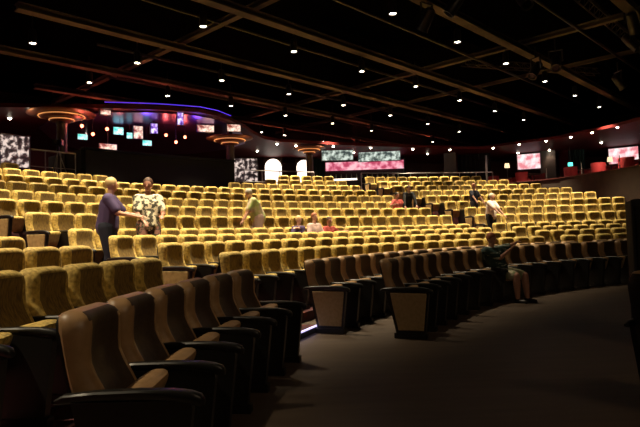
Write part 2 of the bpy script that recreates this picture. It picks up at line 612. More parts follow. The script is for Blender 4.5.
# ---- downlights on their square grid
ROWS = {
 'first': [(-7.4, 10.0), (-5.17, 12.3), (-2.93, 14.64), (-0.63, 16.89), (1.61, 19.18), (3.85, 21.41), (6.16, 23.92), (8.42, 26.31), (10.64, 28.66)],
 'nearest': [(-7.0, 5.0), (-4.75, 7.3), (-2.5, 9.6), (-0.22, 11.9), (2.04, 14.2), (4.27, 16.51), (6.48, 18.82), (8.79, 21.29), (11.05, 23.74), (13.27, 26.11)],
 'third': [(-7.87, 15.45), (-5.6, 17.47), (-3.34, 19.74), (-1.07, 21.94), (1.17, 24.12), (3.5, 26.5), (5.75, 28.91), (7.99, 31.34)],
 'fourth': [(-7.93, 19.45), (-5.76, 21.57), (-3.62, 23.55), (-1.45, 25.76), (0.78, 27.93), (2.94, 30.18), (7.15, 34.61)],
 'fifth': [(-10.64, 22.4), (-9.49, 23.28), (-2.96, 29.65), (-1.82, 30.75), (0.32, 33.12), (2.5, 35.23), (6.21, 36.88)],
 'stage': [(-4.7, 2.8)],  # unseen lamp added to brighten the near left seats from the side
}
def can_parts():
    bm = bmesh.new()
    lathe(bm, [(.03, .42), (.075, .40), (.1, .36), (.105, .04), (.115, .0), (.098, .0), (.09, .05), (.02, .06)], 16)
    can = bm_mesh(bm, 'lamp_can', [M['black']])
    bm = bmesh.new(); lathe(bm, [(.008, .0), (.05, .008), (.082, .026), (.085, .04), (.05, .06)], 14)
    bulb = bm_mesh(bm, 'bulb', [M['bulb']])
    bm = bmesh.new(); lathe(bm, [(.014, .40), (.014, .95)], 8)
    stem = bm_mesh(bm, 'stem', [M['black']])
    return can, bulb, stem
CAN, BULB, STEM = can_parts()
LPOW = 660
SPOT = bpy.data.lights.new('downlight', 'SPOT')
SPOT.energy = LPOW * 4
SPOT.spot_size = math.radians(78)
SPOT.spot_blend = 1.0
SPOT.shadow_soft_size = 0.08
SPOT.color = (1.0, 0.82, 0.54)
ROWN = {'first': 'second row of lamps', 'nearest': 'lamp row nearest the stage', 'third': 'third row of lamps', 'fourth': 'fourth row of lamps', 'fifth': 'farthest row of lamps', 'right': 'short lamp row at far right', 'stage': 'grid as added fill light'}
for rn, pts in ROWS.items():
    vis = 0
    for i, (x, y) in enumerate(pts):
        px, py, dd = cam_px(Vector((x, y, 7)))
        if 0 < px < 640 and py > 0 and dd > 0:
            lab = 'glowing black can downlight, %s from the left in the %s' % (ordn(vis), ROWN[rn]); vis += 1
        else:
            lab = 'black can downlight beyond the picture edge, extending the %s, number %s' % (ROWN[rn], ordn(i))
        t = thing('hanging_downlight', lab, 'ceiling lamp', (x, y, 6.98), 0, 'house downlights')
        obj('lamp_can', CAN, None, t); obj('bulb', BULB, None, t); obj('stem', STEM, None, t)
        l = bpy.data.objects.new('downlight_beam', SPOT)
        l.location = (0, 0, -0.03)
        link(l, t)

# ------------------------------------------------------------------ soffit over the promenade
EDGE = [(-26, 16.2), (-15, 17.8), (-10.54, 18.53), (-9.05, 18.88), (-7.28, 19.14), (-6.18, 19.44), (-5.37, 19.71), (-4.25, 20.28), (-3.72, 20.96), (-3.38, 21.92), (-3.03, 23.42), (-2.85, 24.79), (-2.49, 26.17), (-1.85, 27.01), (-.87, 27.58), (1.15, 28.59), (4.41, 29.90), (7.30, 30.84), (9.17, 31.58), (10.49, 30.30), (11.68, 29.42), (12.56, 28.54), (13.14, 27.28), (13.85, 26.02), (14.21, 24.51), (14.5, 20), (14.5, 10)]
SZ = 6.0
bm = bmesh.new()
OUT = [(26, 10), (26, 41), (-24, 41)]
prism(bm, EDGE+OUT, SZ, SZ+.14)
struct('ceiling_soffit', bm, [M['redceil']])
M['neon'] = mat('purple_neon', (0.2, 0.1, 1), 0.5, emit=(0.10, 0.04, 0.75), estr=0.8)
M['mirror'] = mat('purple_mirror', (0.22, 0.10, 0.32), 0.3, 0.9)
bm = bmesh.new()
tube(bm, [Vector((x, y-.04, SZ+.20)) for x, y in EDGE[4:10]], 0.018)
tag(obj('neon_tube', bm, [M['neon']]), 'purple neon line along the curved bar ceiling edge', 'neon light')
VL = bpy.data.lights.new('neon_glow', 'POINT'); VL.energy = 14; VL.color = (.25, .1, 1); VL.shadow_soft_size = .2
for x, y in ((-6.3, 20.6), (-4.6, 21.4)):
    lo = bpy.data.objects.new('neon_glow', VL); lo.location = (x, y, 5.6); link(lo)
# purple mirrored oval ceiling panel beneath the bulge
bm = bmesh.new()
prism(bm, [(x*1.0932, y*1.0932) for x, y in [(-6.9, 17.9), (-5.6, 18.1), (-4.9, 18.35), (-4.1, 18.8), (-3.6, 19.4), (-3.3, 20.3), (-3.1, 21.6), (-3.0, 23), (-3.2, 24.6), (-4.2, 26), (-6, 27), (-8.5, 27), (-10.5, 25.5), (-10.8, 23), (-10, 20), (-8.5, 18.2)]], SZ-.05, SZ)
struct('ceiling_mirror', bm, [M['mirror']])

# ------------------------------------------------------------------ walls
M['wall'] = mat('dark_wall', (0.030, 0.018, 0.014), 0.7)
M['wallred'] = mat('dark_red_wall', (0.10, 0.02, 0.018), 0.55)
M['woodwall'] = mat('dark_wood_parapet', (0.028, 0.016, 0.010), 0.7, noise=(3, (0.045, 0.026, 0.016), 0.3, 0.7))
bm = bmesh.new()
arc_sector(bm, 34.5, 34.8, 1.0, 3.0, 0, 5.99, 50)
struct('wall_back', bm, [M['wallred']])
bm = bmesh.new()
arc_sector(bm, 36.5, 36.8, 1.0, 3.3, 0, 9.0, 50)
struct('wall_far', bm, [M['blackmatte']])
bm = bmesh.new(); box(bm, -22.2, -22, -6, 42, 0, 9.2); struct('wall_left', bm, [M['wall']])
bm = bmesh.new(); box(bm, 26, 26.2, -6, 42, 0, 9.2); struct('wall_right', bm, [M['wall']])
bm = bmesh.new(); box(bm, -22, 28, -6.2, -6, 0, 9.2); struct('wall_stage', bm, [M['blackmatte']])
# side parapet on the right of the rows
W = [(8.85, 30.35), (9.43, 30.41), (11.13, 29.41), (12.15, 28.22), (13.01, 25.88), (13.53, 23.53), (13.75, 20), (13.7, 12)]
bm = bmesh.new()
th = 0.14
inn = W[1:]
outp = [(x+th, y+th*.6) for x, y in inn]
prism(bm, inn + outp[::-1], 0.01, 3.88)
struct('wall_parapet', bm, [M['woodwall']])
bm = bmesh.new()
capi = [(x-.05, y-.03) for x, y in inn]; capo = [(x+.2, y+.12) for x, y in inn]
prism(bm, capi + capo[::-1], 3.88, 3.92)
struct('trim_60', bm, [M['wallred']])
# mezzanine floor right
bm = bmesh.new()
prism(bm, [(9.6, 30.7), (11.3, 29.7), (12.4, 28.4), (13.2, 26.1), (13.72, 23.6), (13.95, 20), (13.9, 12), (25.9, 12), (25.9, 38), (9.7, 38)], 3.4, 3.72)
struct('floor_mezzanine', bm, [M['carpet']])

# ------------------------------------------------------------------ control booth
t = thing('control_booth', 'black sound control booth behind the rows at left centre', 'booth', pol(25.1, 2.34, 2.2))
inv = Matrix.Translation(-Vector(t.location))
def tmesh(bm, Mx):
    for v in bm.verts:
        v.co = Mx @ v.co
    return bm
bm = bmesh.new(); arc_sector(bm, 24.93, 25.03, 2.222, 2.462, 2.3, 4.50, 12)
obj('front_panel', tmesh(bm, inv), [M['blackmatte']], t, False)
bm = bmesh.new(); arc_sector(bm, 24.85, 25.1, 2.218, 2.466, 4.50, 4.57, 12)
obj('counter_rail', tmesh(bm, inv), [M['black']], t, False)
for a in (2.222, 2.462):
    bm = bmesh.new(); arc_sector(bm, 25.03, 27.3, a-.004, a+.004, 2.3, 4.50, 2)
    obj('side_panel', tmesh(bm, inv), [M['blackmatte']], t, False)
bm = bmesh.new(); arc_sector(bm, 27.2, 27.3, 2.228, 2.456, 2.3, 4.3, 12)
obj('rear_panel', tmesh(bm, inv), [M['blackmatte']], t, False)
bm = bmesh.new()
arc_sector(bm, 25.2, 26.0, 2.27, 2.41, 3.95, 4.05, 8)
obj('desk', tmesh(bm, inv), [M['black']], t, False)

# ------------------------------------------------------------------ railings
M['rail'] = mat('rail_metal', (0.35, 0.33, 0.32), 0.35, 0.9)
M['glass'] = mat('smoked_glass', (0.05, 0.05, 0.06), 0.08)
M['glass'].node_tree.nodes['Principled BSDF'].inputs['Transmission Weight'].default_value = 0.9
def railing(R, a0, a1, z0, z1, label, n):
    c = pol(R, (a0+a1)/2, z0)
    t = thing('railing', label, 'railing', c)
    A = [a0+(a1-a0)*i/30 for i in range(31)]
    bm = bmesh.new(); tube(bm, [pol(R, a, z1)-c for a in A], .028)
    obj('handrail', bm, [M['rail']], t)
    bm = bmesh.new(); tube(bm, [pol(R, a, (z0+z1)/2)-c for a in A], .014)
    obj('middle_rail', bm, [M['rail']], t)
    for i in range(n+1):
        a = a0+(a1-a0)*i/n
        bm = bmesh.new(); tube(bm, [pol(R, a, z0)-c, pol(R, a, z1)-c], .022)
        obj('post', bm, [M['rail']], t)
railing(27.9, 2.145, 2.01, 3.50, 4.60, 'dark metal railing behind the top centre rows, left of the aisle', 4)
railing(27.9, 1.915, 1.645, 3.50, 4.58, 'dark metal railing behind the top rows right of the aisle', 8)
railing(25.2, 2.53, 2.470, 3.30, 4.36, 'dark metal railing between the top left seats and the booth', 3)
railing(26.5, 2.68, 2.54, 3.30, 4.40, 'dark metal railing behind the uppermost seats at far left', 4)

# ------------------------------------------------------------------ flared columns
M['column'] = mat('dark_column', (0.03, 0.018, 0.015), 0.4)
M['capital'] = mat('bronze_capital', (0.16, 0.055, 0.025), 0.4, 0.5)
M['warmglow'] = mat('warm_cove_glow', (1, 0.6, 0.3), 0.5, emit=(1.0, 0.42, 0.13), estr=0.55)
def flared(x, y, z0, R, label, drop=0.0):
    t = thing('flared_column', label, 'column', (x, y, z0))
    h = 5.93-z0-drop
    bm = bmesh.new(); lathe(bm, [(.22, 0), (.2, .15), (.17, .2), (.17, h-.45), (.2, h-.40), (.12, h-.1), (.12, h+drop)], 20)
    obj('shaft', bm, [M['column']], t)
    for k, (ra, rb, za, zb) in enumerate(((.16, R*.34, -.34, -.30), (.16, R*.62, -.22, -.18), (.16, R, -.10, -.06))):
        bm = bmesh.new(); lathe(bm, [(ra, h+za), (rb*.9, h+za+.01), (rb, h+zb), (rb*.99, h+zb+.03), (ra, h+zb+.03)], 40, caps=True)
        obj('capital_ring', bm, [M['capital']], t)
    for k, (rr, za) in enumerate(((R*.36, -.265), (R*.66, -.145))):
        bm = bmesh.new()
        n = 40
        tube(bm, [(rr*math.cos(2*PI*i/n), rr*math.sin(2*PI*i/n), h+za) for i in range(n+1)], .018, 6)
        o = obj('glow_ring', bm, [M['warmglow']], t)
    l = bpy.data.lights.new('capital_glow', 'POINT'); l.energy = 5; l.color = (1, .5, .2); l.shadow_soft_size = .1
    for sx in (-1, 1):
        lo = bpy.data.objects.new('capital_light', l); lo.location = (sx*R*.8, -R*.5, h-.35); link(lo, t)
flared(-8.85, 19.3, 3.30, 1.12, 'dark column with wide bronze rings near the left edge, behind the rows')
flared(-3.70, 23.5, 3.30, .98, 'dark column with glowing bronze rings just above the booth right end', .28)
flared(-0.45, 28.6, 3.50, .85, 'dark column with flared bronze rings behind the top centre seats')

# ------------------------------------------------------------------ promenade furnishing
def emis(name, col, s):
    return mat(name, col, 0.5, emit=col, estr=s)
def patchy(name, c1, c2, scale, s, c3=None):
    m = mat(name, (0, 0, 0), 0.5)
    nt = m.node_tree
    b = nt.nodes['Principled BSDF']
    tc = nt.nodes.new('ShaderNodeTexCoord')
    nz = nt.nodes.new('ShaderNodeTexNoise'); nz.inputs['Scale'].default_value = scale; nz.inputs['Detail'].default_value = 3
    rp = nt.nodes.new('ShaderNodeValToRGB')
    rp.color_ramp.elements[0].position = .40; rp.color_ramp.elements[0].color = (*c1, 1)
    rp.color_ramp.elements[1].position = .60; rp.color_ramp.elements[1].color = (*c2, 1)
    if c3:
        e = rp.color_ramp.elements.new(.5); e.color = (*c3, 1)
    nt.links.new(tc.outputs['Object'], nz.inputs['Vector'])
    nt.links.new(nz.outputs['Fac'], rp.inputs[0])
    nt.links.new(rp.outputs[0], b.inputs['Emission Color'])
    b.inputs['Emission Strength'].default_value = s
    return m

def facing(x, y):
    """rotation so that local -y faces the camera side (towards the arc's hall)"""
    return math.atan2(y-8, x-2) - PI/2

def lit_panel(name, label, cat, c, w, h, mface, mframe, group=None, arch=False, fr=.06):
    t = thing(name, label, cat, (c[0], c[1], c[2]-h/2), facing(c[0], c[1]), group)
    bm = bmesh.new()
    box(bm, -w/2-fr, w/2+fr, 0, .08, -fr, h+fr, .01)
    obj('frame', bm, [mframe], t, False)
    bm = bmesh.new()
    if arch:
        out = [(-w/2, 0), (w/2, 0)] + [(w/2*math.cos(a), h-w/2+w/2*math.sin(a)) for a in [PI*i/12 for i in range(13)]]
        a = [bm.verts.new((x, -.02, z)) for x, z in out]; b = [bm.verts.new((x, .0, z)) for x, z in out]
        bm.faces.new(a); bm.faces.new(b)
        for i in range(len(out)):
            j = (i+1) % len(out); bm.faces.new((a[i], a[j], b[j], b[i]))
    else:
        box(bm, -w/2, w/2, -.02, 0.0, 0, h)
    obj('lit_face', bm, [mface], t, False)
    return t
M['whiteglow'] = emis('white_glow', (1.0, .86, .74), 2.2)
M['pinkart'] = patchy('pink_backlit_art', (.75, .22, .26), (1, .86, .86), 2.2, 1.1, (.95, .6, .62))
M['paleart'] = patchy('pale_backlit_art', (.06, .08, .08), (.85, .95, .85), 4.0, .8, (.35, .42, .36))
M['tree'] = patchy('patterned_lit_screen', (.01, .008, .008), (1, .80, .70), 4.5, .8, (.08, .05, .05))
M['pinkbar'] = patchy('pink_bar_glow', (.5, .06, .12), (1, .55, .6), 2.5, 1.0, (.85, .25, .35))
M['dframe'] = mat('dark_frame', (.02, .012, .012), .5)
lit_panel('lit_niche', 'glowing white arched niche, left of the pair behind the top rows', 'niche', (-2.6, 32.1, 5.15), .95, 1.5, M['whiteglow'], M['dframe'], 'glowing niches', True)
lit_panel('lit_niche', 'glowing white arched niche, right of the pair behind the top rows', 'niche', (-.85, 32.6, 5.12), .85, 1.45, M['whiteglow'], M['dframe'], 'glowing niches', True)
lit_panel('lit_screen', 'white screen with dark branching pattern right of the booth', 'screen', (-3.95, 29.2, 4.95), 1.5, 1.2, M['tree'], M['dframe'])
lit_panel('lit_picture', 'pale backlit picture above the pink bar, left one', 'picture', (1.02, 29.6, 5.62), 1.65, .52, M['paleart'], M['dframe'], 'pictures above the bar', fr=.03)
lit_panel('lit_picture', 'pale backlit picture above the pink bar, right one', 'picture', (3.38, 30.9, 5.68), 2.3, .50, M['paleart'], M['dframe'], 'pictures above the bar', fr=.03)
lit_panel('lit_picture', 'large pink backlit flower picture on the right mezzanine wall', 'picture', (17.6, 32.2, 5.45), 1.5, .88, M['pinkart'], M['dframe'])
lit_panel('lit_picture', 'pink backlit picture behind red chairs, nearer the centre', 'picture', (12.7, 33.6, 5.45), 1.35, .9, M['pinkart'], M['dframe'])
lit_panel('lit_screen', 'bright white patterned screen at the far left behind the railing', 'screen', (-11.2, 20.6, 4.85), 1.0, 1.15, M['tree'], M['dframe'])
# bar
t = thing('bar_counter', 'long bar with glowing pink front behind the top centre seats', 'bar', (2.7, 32.2, 3.50), facing(2.7, 32.2))
bm = bmesh.new(); box(bm, -2.3, 2.3, 0, .5, 0, 1.02, .02); obj('counter_body', bm, [M['dframe']], t, False)
bm = bmesh.new(); box(bm, -2.4, 2.4, -.08, .6, 1.02, 1.15, .015); obj('counter_top', bm, [M['black']], t, False)
bm = bmesh.new(); box(bm, -2.4, -2.3, .7, .95, 0, 2.3); box(bm, 2.3, 2.4, .7, .95, 0, 2.3); box(bm, -2.3, 2.3, .9, .95, 0, 2.3); obj('back_wall_unit', bm, [M['dframe']], t, False)
bm = bmesh.new(); box(bm, -2.35, 2.35, .75, .9, 1.72, 2.2); obj('glowing_shelf', bm, [M['pinkbar']], t, False)
bm = bmesh.new(); box(bm, -2.3, -.5, -.10, -.085, 1.03, 1.13); obj('light_strip', bm, [M['whiteglow']], t, False)
# bottles behind the bar
M['bottle'] = mat('bottle_glass', (.35, .5, .35), .1)
bm = bmesh.new(); lathe(bm, [(.035, 0), (.038, .02), (.038, .17), (.014, .22), (.014, .29)], 8)
BOT = bm_mesh(bm, 'bottle', [M['bottle']])
fx = facing(2.7, 32.2)
for i in range(14):
    p = Matrix.Translation((2.7, 32.2, 3.50)) @ Matrix.Rotation(fx, 4, 'Z') @ Vector((-2.0+i*.3, .3, 1.15))
    o = obj('bottle', BOT, None, loc=p)
    tag(o, 'glass bottle on the far bar counter, %s from the left' % ordn(i), 'bottle', 'bottles on the bar')

# red club chairs and tables on the right mezzanine
M['redchair'] = mat('red_upholstery', (.28, .02, .025), .5)
M['tabletop'] = mat('dark_table', (.06, .03, .02), .3)
def club_parts():
    bm = bmesh.new(); box(bm, -.3, .3, -.28, .28, .22, .44, .04); seat = bm_mesh(bm, 'seat', [M['redchair']])
    bm = bmesh.new()
    rings = []
    for z, k in ((.3, 1.0), (.5, 1.04), (.74, 1.08), (.80, 1.06)):
        pts = []
        for i in range(13):
            a = -.15 + (PI+.3)*i/12
            pts.append((.36*k*math.cos(a), .05+.33*k*math.sin(a), z))
        for i in range(12, -1, -1):
            a = -.15 + (PI+.3)*i/12
            pts.append((.28*k*math.cos(a), .05+.25*k*math.sin(a), z))
        rings.append(pts)
    loft(bm, rings, True)
    back = bm_mesh(bm, 'backrest', [M['redchair']])
    legs = []
    for sx in (-.24, .24):
        for sy in (-.2, .22):
            bm = bmesh.new(); tube(bm, [(sx, sy, .24), (sx*1.1, sy*1.1, 0)], .018); legs.append(bm_mesh(bm, 'leg', [M['black']]))
    return seat, back, legs
CS, CB, CL = club_parts()
def club(x, y, z, rz, label):
    t = thing('club_chair', label, 'chair', (x, y, z), rz, 'red chairs on the right mezzanine')
    obj('seat', CS, None, t); obj('backrest', CB, None, t)
    for l in CL:
        obj('leg', l, None, t)
bm = bmesh.new(); lathe(bm, [(.02, .68), (.34, .68), (.35, .70), (.34, .72), (.02, .72)], 20); TT = bm_mesh(bm, 'tabletop', [M['tabletop']])
bm = bmesh.new(); lathe(bm, [(.2, 0), (.2, .02), (.03, .05), (.03, .68)], 14); TL = bm_mesh(bm, 'pedestal', [M['black']])
k = 0
for j, (x, y) in enumerate([(12.0, 31.2), (13.9, 29.4), (14.6, 27.9), (15.0, 26.1), (15.2, 24.2), (11.0, 33.0)]):
    t = thing('cocktail_table', 'small round dark table, %s from the far end of the right mezzanine' % ordn(j), 'table', (x, y, 3.72), 0, 'cocktail tables')
    obj('tabletop', TT, None, t); obj('pedestal', TL, None, t)
    for q in (0, 1):
        a = .9 + q*2.6
        club(x+.75*math.cos(a), y+.75*math.sin(a), 3.72, a-PI/2, 'red club chair on the %s side of the %s mezzanine table from the far end' % (('far', 'near')[q], ordn(j)))
# standing lamps on mezzanine
M['shade'] = mat('lamp_shade', (1, .8, .55), .6, emit=(1, .72, .42), estr=1.3)
for nm, x, y, lb in (('a', 16.6, 31.8, 'standing lamp with small glowing shade left of the flower picture'), ('b', 11.2, 33.2, 'standing lamp with small shade left of the nearer pink picture')):
    t = thing('floor_lamp', lb, 'lamp', (x, y, 3.72))
    bm = bmesh.new(); lathe(bm, [(.16, 0), (.16, .02), (.015, .04), (.015, 1.45)], 12); obj('pole', bm, [M['rail']], t)
    bm = bmesh.new(); lathe(bm, [(.15, 1.35), (.12, 1.6)], 16, caps=True); obj('lamp_shade', bm, [M['shade']], t)
# glass balustrade posts along parapet
for j, (x, y) in enumerate([(11.9, 29.4), (12.8, 27.4), (13.45, 25.1)]):
    bm = bmesh.new(); tube(bm, [(0, 0, 0), (0, 0, .62)], .02, 8)
    o = obj('balustrade_post', bm, [M['rail']], loc=(x+.08, y, 3.92))
    tag(o, 'thin metal post on the right parapet, %s from the far end' % ordn(j), 'post', 'parapet posts')
# tall pale post near top right seats
bm = bmesh.new(); tube(bm, [(0, 0, 0), (0, 0, 2.05)], .055, 12)
tag(obj('round_post', bm, [M['rail']], loc=(9.3, 30.95, 3.50)), 'tall pale round post beside the last seats of the top row', 'post')
# square piers
M['pier'] = mat('grey_pier', (.07, .065, .06), .6)
M['curtain'] = mat('red_curtain', (.16, .012, .015), .8)
for x, y, w, m, nm, lb, ct in ((7.75, 32.9, .7, 'pier', 'square_pier', 'grey square pier behind the top right rows', 'pier'),
                   (13.7, 33.3, .85, 'pier', 'square_pier', 'wide grey pier between the two pink pictures', 'pier')):
    bm = bmesh.new(); box(bm, -w/2, w/2, -.3, .3, 0, 1.0, .02)
    o = obj(nm, bm, [M[m]], loc=(x, y, 3.50 if x < 9 else 3.72)); o.rotation_euler = (0, 0, facing(x, y))
    o.scale.z = (5.99-o.location.z)
    tag(o, lb, ct)
def curtain(x, y, w, z0, m, label):
    bm = bmesh.new()
    n = 36
    rings = []
    for z in (0, 5.98-z0):
        f = [(-w/2+w*i/n, .05*math.sin(i*1.3), z) for i in range(n+1)]
        rings.append(f + [(a, b+.03, c) for a, b, c in f[::-1]])
    loft(bm, rings, True)
    o = obj('curtain', bm, [m], loc=(x, y, z0)); o.rotation_euler = (0, 0, facing(x, y))
    tag(o, label, 'curtain')
M['bcurtain'] = mat('black_curtain', (.008, .007, .007), .9)
M['tealcurtain'] = mat('teal_curtain', (.01, .05, .05), .8)
curtain(14.5, 33.0, .5, 3.72, M['curtain'], 'narrow dark red curtain right of the grey pier')
curtain(15.2, 33.0, 1.0, 3.72, M['tealcurtain'], 'dark teal curtain beside the red curtain')
curtain(9.3, 33.4, 1.9, 3.55, M['bcurtain'], 'black curtain behind the tall pale post')
curtain(.35, 33.3, 1.3, 3.55, M['tealcurtain'], 'dark teal curtain right of the glowing niches')
# green sign
M['teal'] = emis('teal_glow', (.12, .9, .7), 2.0)
def screen(x, y, z, w, h, m, label, cat='screen'):
    t = thing('mirror_glow_panel' if cat == 'screen' else 'lit_sign', label, cat, (x, y, z), facing(x, y))
    bm = bmesh.new(); box(bm, -w/2-.03, w/2+.03, 0, .06, -h/2-.03, h/2+.03, .01); obj('housing', bm, [M['black']], t, False)
    bm = bmesh.new(); box(bm, -w/2, w/2, -.015, 0, -h/2, h/2); obj('display', bm, [m], t, False)
    bm = bmesh.new(); tube(bm, [(0, .03, h/2), (0, .03, 5.97-z)], .015); obj('hanger', bm, [M['black']], t)
screen(14.2, 31.5, 4.95, .24, .2, M['teal'], 'small glowing teal sign on the right mezzanine', 'sign')
M['teal2'] = patchy('teal_mirror_glow', (.05, .5, .45), (.5, 1, .9), 6, 1.6)  # glowing panels mostly stand in for bar lights reflected in the mirror ceiling
M['violet'] = patchy('violet_mirror_glow', (.05, .02, .2), (.8, .7, 1), 6, 1.4, (.3, .15, .6))
M['warmsc'] = patchy('warm_mirror_glow', (.2, .03, .02), (1, .7, .55), 5, 1.4)
screen(-8.71, 20.66, 5.32, 0.34, 0.19, M['teal2'], 'teal glow panel just right of the left flared column')
screen(-7.75, 21.71, 5.71, 0.37, 0.28, M['teal2'], 'bright teal glow panel above the booth left end')
screen(-7.42, 22.00, 5.57, 0.21, 0.22, M['teal2'], 'small teal glow panel touching the bright one above the booth')
screen(-6.90, 22.55, 5.35, 0.35, 0.20, M['teal2'], 'low teal glow panel above the booth middle')
screen(-6.20, 21.18, 5.65, 0.25, 0.37, M['violet'], 'white and violet glow panel above the booth middle')
screen(-4.96, 20.22, 5.79, 0.21, 0.45, M['violet'], 'pale violet ceiling reflection panel left of the second flared column')
screen(-6.95, 21.62, 5.61, 0.34, 0.48, M['warmsc'], 'pinkish glow panel between teal and violet panels')
screen(-4.43, 22.10, 5.77, 0.66, 0.26, M['warmsc'], 'warm patterned glow panel behind the second flared column, left')
screen(-3.34, 22.32, 5.80, 0.53, 0.27, M['warmsc'], 'warm patterned glow panel right of the second flared column')
screen(-8.05, 21.40, 5.04, 0.64, 0.22, M['warmsc'], 'warm lit glow panel low above the booth left end')
screen(-7.38, 19.44, 5.93, 0.34, 0.17, M['warmsc'], 'small pale glow panel under the ceiling left of the booth')
# pendants red
bm = bmesh.new(); ellip(bm, (0, 0, 0), .06, .06, .06, sub=2); RB = bm_mesh(bm, 'red_globe', [M['redbulb']])
bm = bmesh.new(); tube(bm, [(0, 0, .05), (0, 0, .6)], .008, 6); RS = bm_mesh(bm, 'cord', [M['black']])
RL = bpy.data.lights.new('red_glow', 'POINT'); RL.energy = 10; RL.color = (1, .15, .1); RL.shadow_soft_size = .05
for i, (x, y, z) in enumerate([(-8.03, 19.93, 5.27), (-7.33, 20.7, 5.5), (-7.67, 20.33, 5.52), (-5.99, 22.04, 5.55), (-5.67, 22.32, 5.31), (-5.37, 22.59, 5.55), (-8.29, 19.62, 5.51)]):
    t = thing('pendant_lamp', 'small red glowing pendant in the bar behind the booth, number %s from the left' % ['four', 'two', 'five', 'six', 'seven', 'eight', 'one'][i] if False else
              ['small red pendant lamp just right of the left flared column', 'small red pendant lamp low above the booth left end', 'small red pendant lamp left of the teal panels', 'small red pendant lamp above the booth centre', 'lowest small red pendant lamp above the booth right half', 'small red pendant lamp left of the second flared column', 'small red pendant lamp near the bronze rings at left'][i],
              'lamp', (x, y, z), 0, 'red pendant lamps')
    obj('red_globe', RB, None, t)
    c = obj('cord', RS, None, t); c.scale.z = (5.95-z)/.6
    lo = bpy.data.objects.new('pendant_light', RL); lo.location = (0, 0, -.1); link(lo, t)

# recessed lamps in the soffit
bm = bmesh.new(); lathe(bm, [(.10, -.02), (.10, .0), (.07, .0), (.07, -.015)], 16); RI = bm_mesh(bm, 'trim_ring', [M['rail']])
bm = bmesh.new(); lathe(bm, [(.01, -.075), (.04, -.062), (.058, -.035), (.062, -.002)], 14); RD = bm_mesh(bm, 'lens', [M['bulb']])
SL = bpy.data.lights.new('soffit_spot', 'SPOT'); SL.energy = 28; SL.spot_size = math.radians(110); SL.spot_blend = .7; SL.color = (1, .6, .4); SL.shadow_soft_size = .06
SOF = [(9.8, 31.2), (10.9, 30.2), (12.0, 29.3), (12.85, 28.3), (13.4, 27.2), (14.0, 26.0), (16.3, 28), (15.5, 30.5), (13.6, 32.8), (17.3, 25.6), (12.0, 33.5), (18, 29.5),
       (-2.0, 27.5), (-1.1, 28.2), (0.8, 28.8), (2.8, 29.7), (5.2, 30.6), (7.4, 31.3), (-3.2, 29.5), (2, 31.2), (6.4, 32.6),
       (-10.0, 19.3), (-11.1, 20.1), (-9.8, 21.4), (-9.7, 23.4)]
for i, (x, y) in enumerate(SOF):
    t = thing('recessed_downlight', 'small recessed lamp in the low red ceiling, %s counted %s' % ((ordn(i), 'along the right side') if i < 12 else (ordn(i-12), 'across the centre') if i < 21 else (ordn(i-21), 'at the far left')), 'ceiling lamp', (x, y, SZ), 0, 'recessed lamps of the low ceiling')
    obj('trim_ring', RI, None, t); obj('lens', RD, None, t)
    lo = bpy.data.objects.new('recessed_light', SL); lo.location = (0, 0, -.09); link(lo, t)

# tripod with camera at the left railing
t = thing('camera_tripod', 'tripod with black camera beside the left flared column', 'tripod', (-8.55, 18.35, 3.30))
for a in (.3, 2.4, 4.5):
    bm = bmesh.new(); tube(bm, [(0, 0, 1.15), (.38*math.cos(a), .38*math.sin(a), 0)], .016); obj('leg', bm, [M['rail']], t)
bm = bmesh.new(); lathe(bm, [(.03, 1.1), (.045, 1.13), (.045, 1.25), (.02, 1.3)], 12); obj('head', bm, [M['black']], t)
bm = bmesh.new(); box(bm, -.16, .16, -.1, .1, 1.3, 1.5, .02); obj('camera_body', bm, [M['black']], t, False)
bm = bmesh.new(); lathe(bm, [(.05, 0), (.05, .14), (.06, .16)], 14)
for v in bm.verts: v.co = Vector((v.co.x, -v.co.z-.1, v.co.y+1.4))
obj('lens', bm, [M['black']], t)

# ------------------------------------------------------------------ step lights
M['led'] = mat('led_strip', (.7, .7, 1), .5, emit=(.62, .55, 1.0), estr=1.4)
j = 0
bm = bmesh.new()
A = [LA[0]-.03 + (LA[1]-LA[0]+.01)*i/8 for i in range(9)]
loft(bm, [[pol(12.70, a, .085), pol(12.722, a, .085), pol(12.722, a, .104), pol(12.70, a, .104)] for a in A], True)
tag(obj('step_light_strip', bm, [M['led']], smooth=False), 'bluish white light strip on the lowest step edge of the left aisle', 'light strip')

# ------------------------------------------------------------------ stage lighting fixtures in the dark upper right
def movinglight(x, y, z, rz, label, glow=False):
    t = thing('stage_spotlight', label, 'stage light', (x, y, z), rz, 'stage lights in the roof')
    bm = bmesh.new(); lathe(bm, [(.06, .28), (.13, .24), (.15, .0), (.15, -.28), (.17, -.34), (.14, -.34), (.12, -.28)], 16)
    R = Matrix.Rotation(math.radians(38), 4, 'X')
    for v in bm.verts: v.co = R @ v.co
    obj('lamp_head', bm, [M['black']], t)
    bm = bmesh.new(); lathe(bm, [(.118, -.30), (.118, -.27)], 16)
    for v in bm.verts: v.co = R @ v.co
    obj('lens', bm, [M['bulb'] if glow else M['glass']], t)
    bm = bmesh.new()
    bar(bm, (-.2, 0, 0), (-.2, 0, .38), .03, .05); bar(bm, (.2, 0, 0), (.2, 0, .38), .03, .05); bar(bm, (-.22, 0, .38), (.22, 0, .38), .06, .03)
    tube(bm, [(0, 0, .38), (0, 0, .75)], .02)
    obj('yoke', bm, [M['black']], t, False)
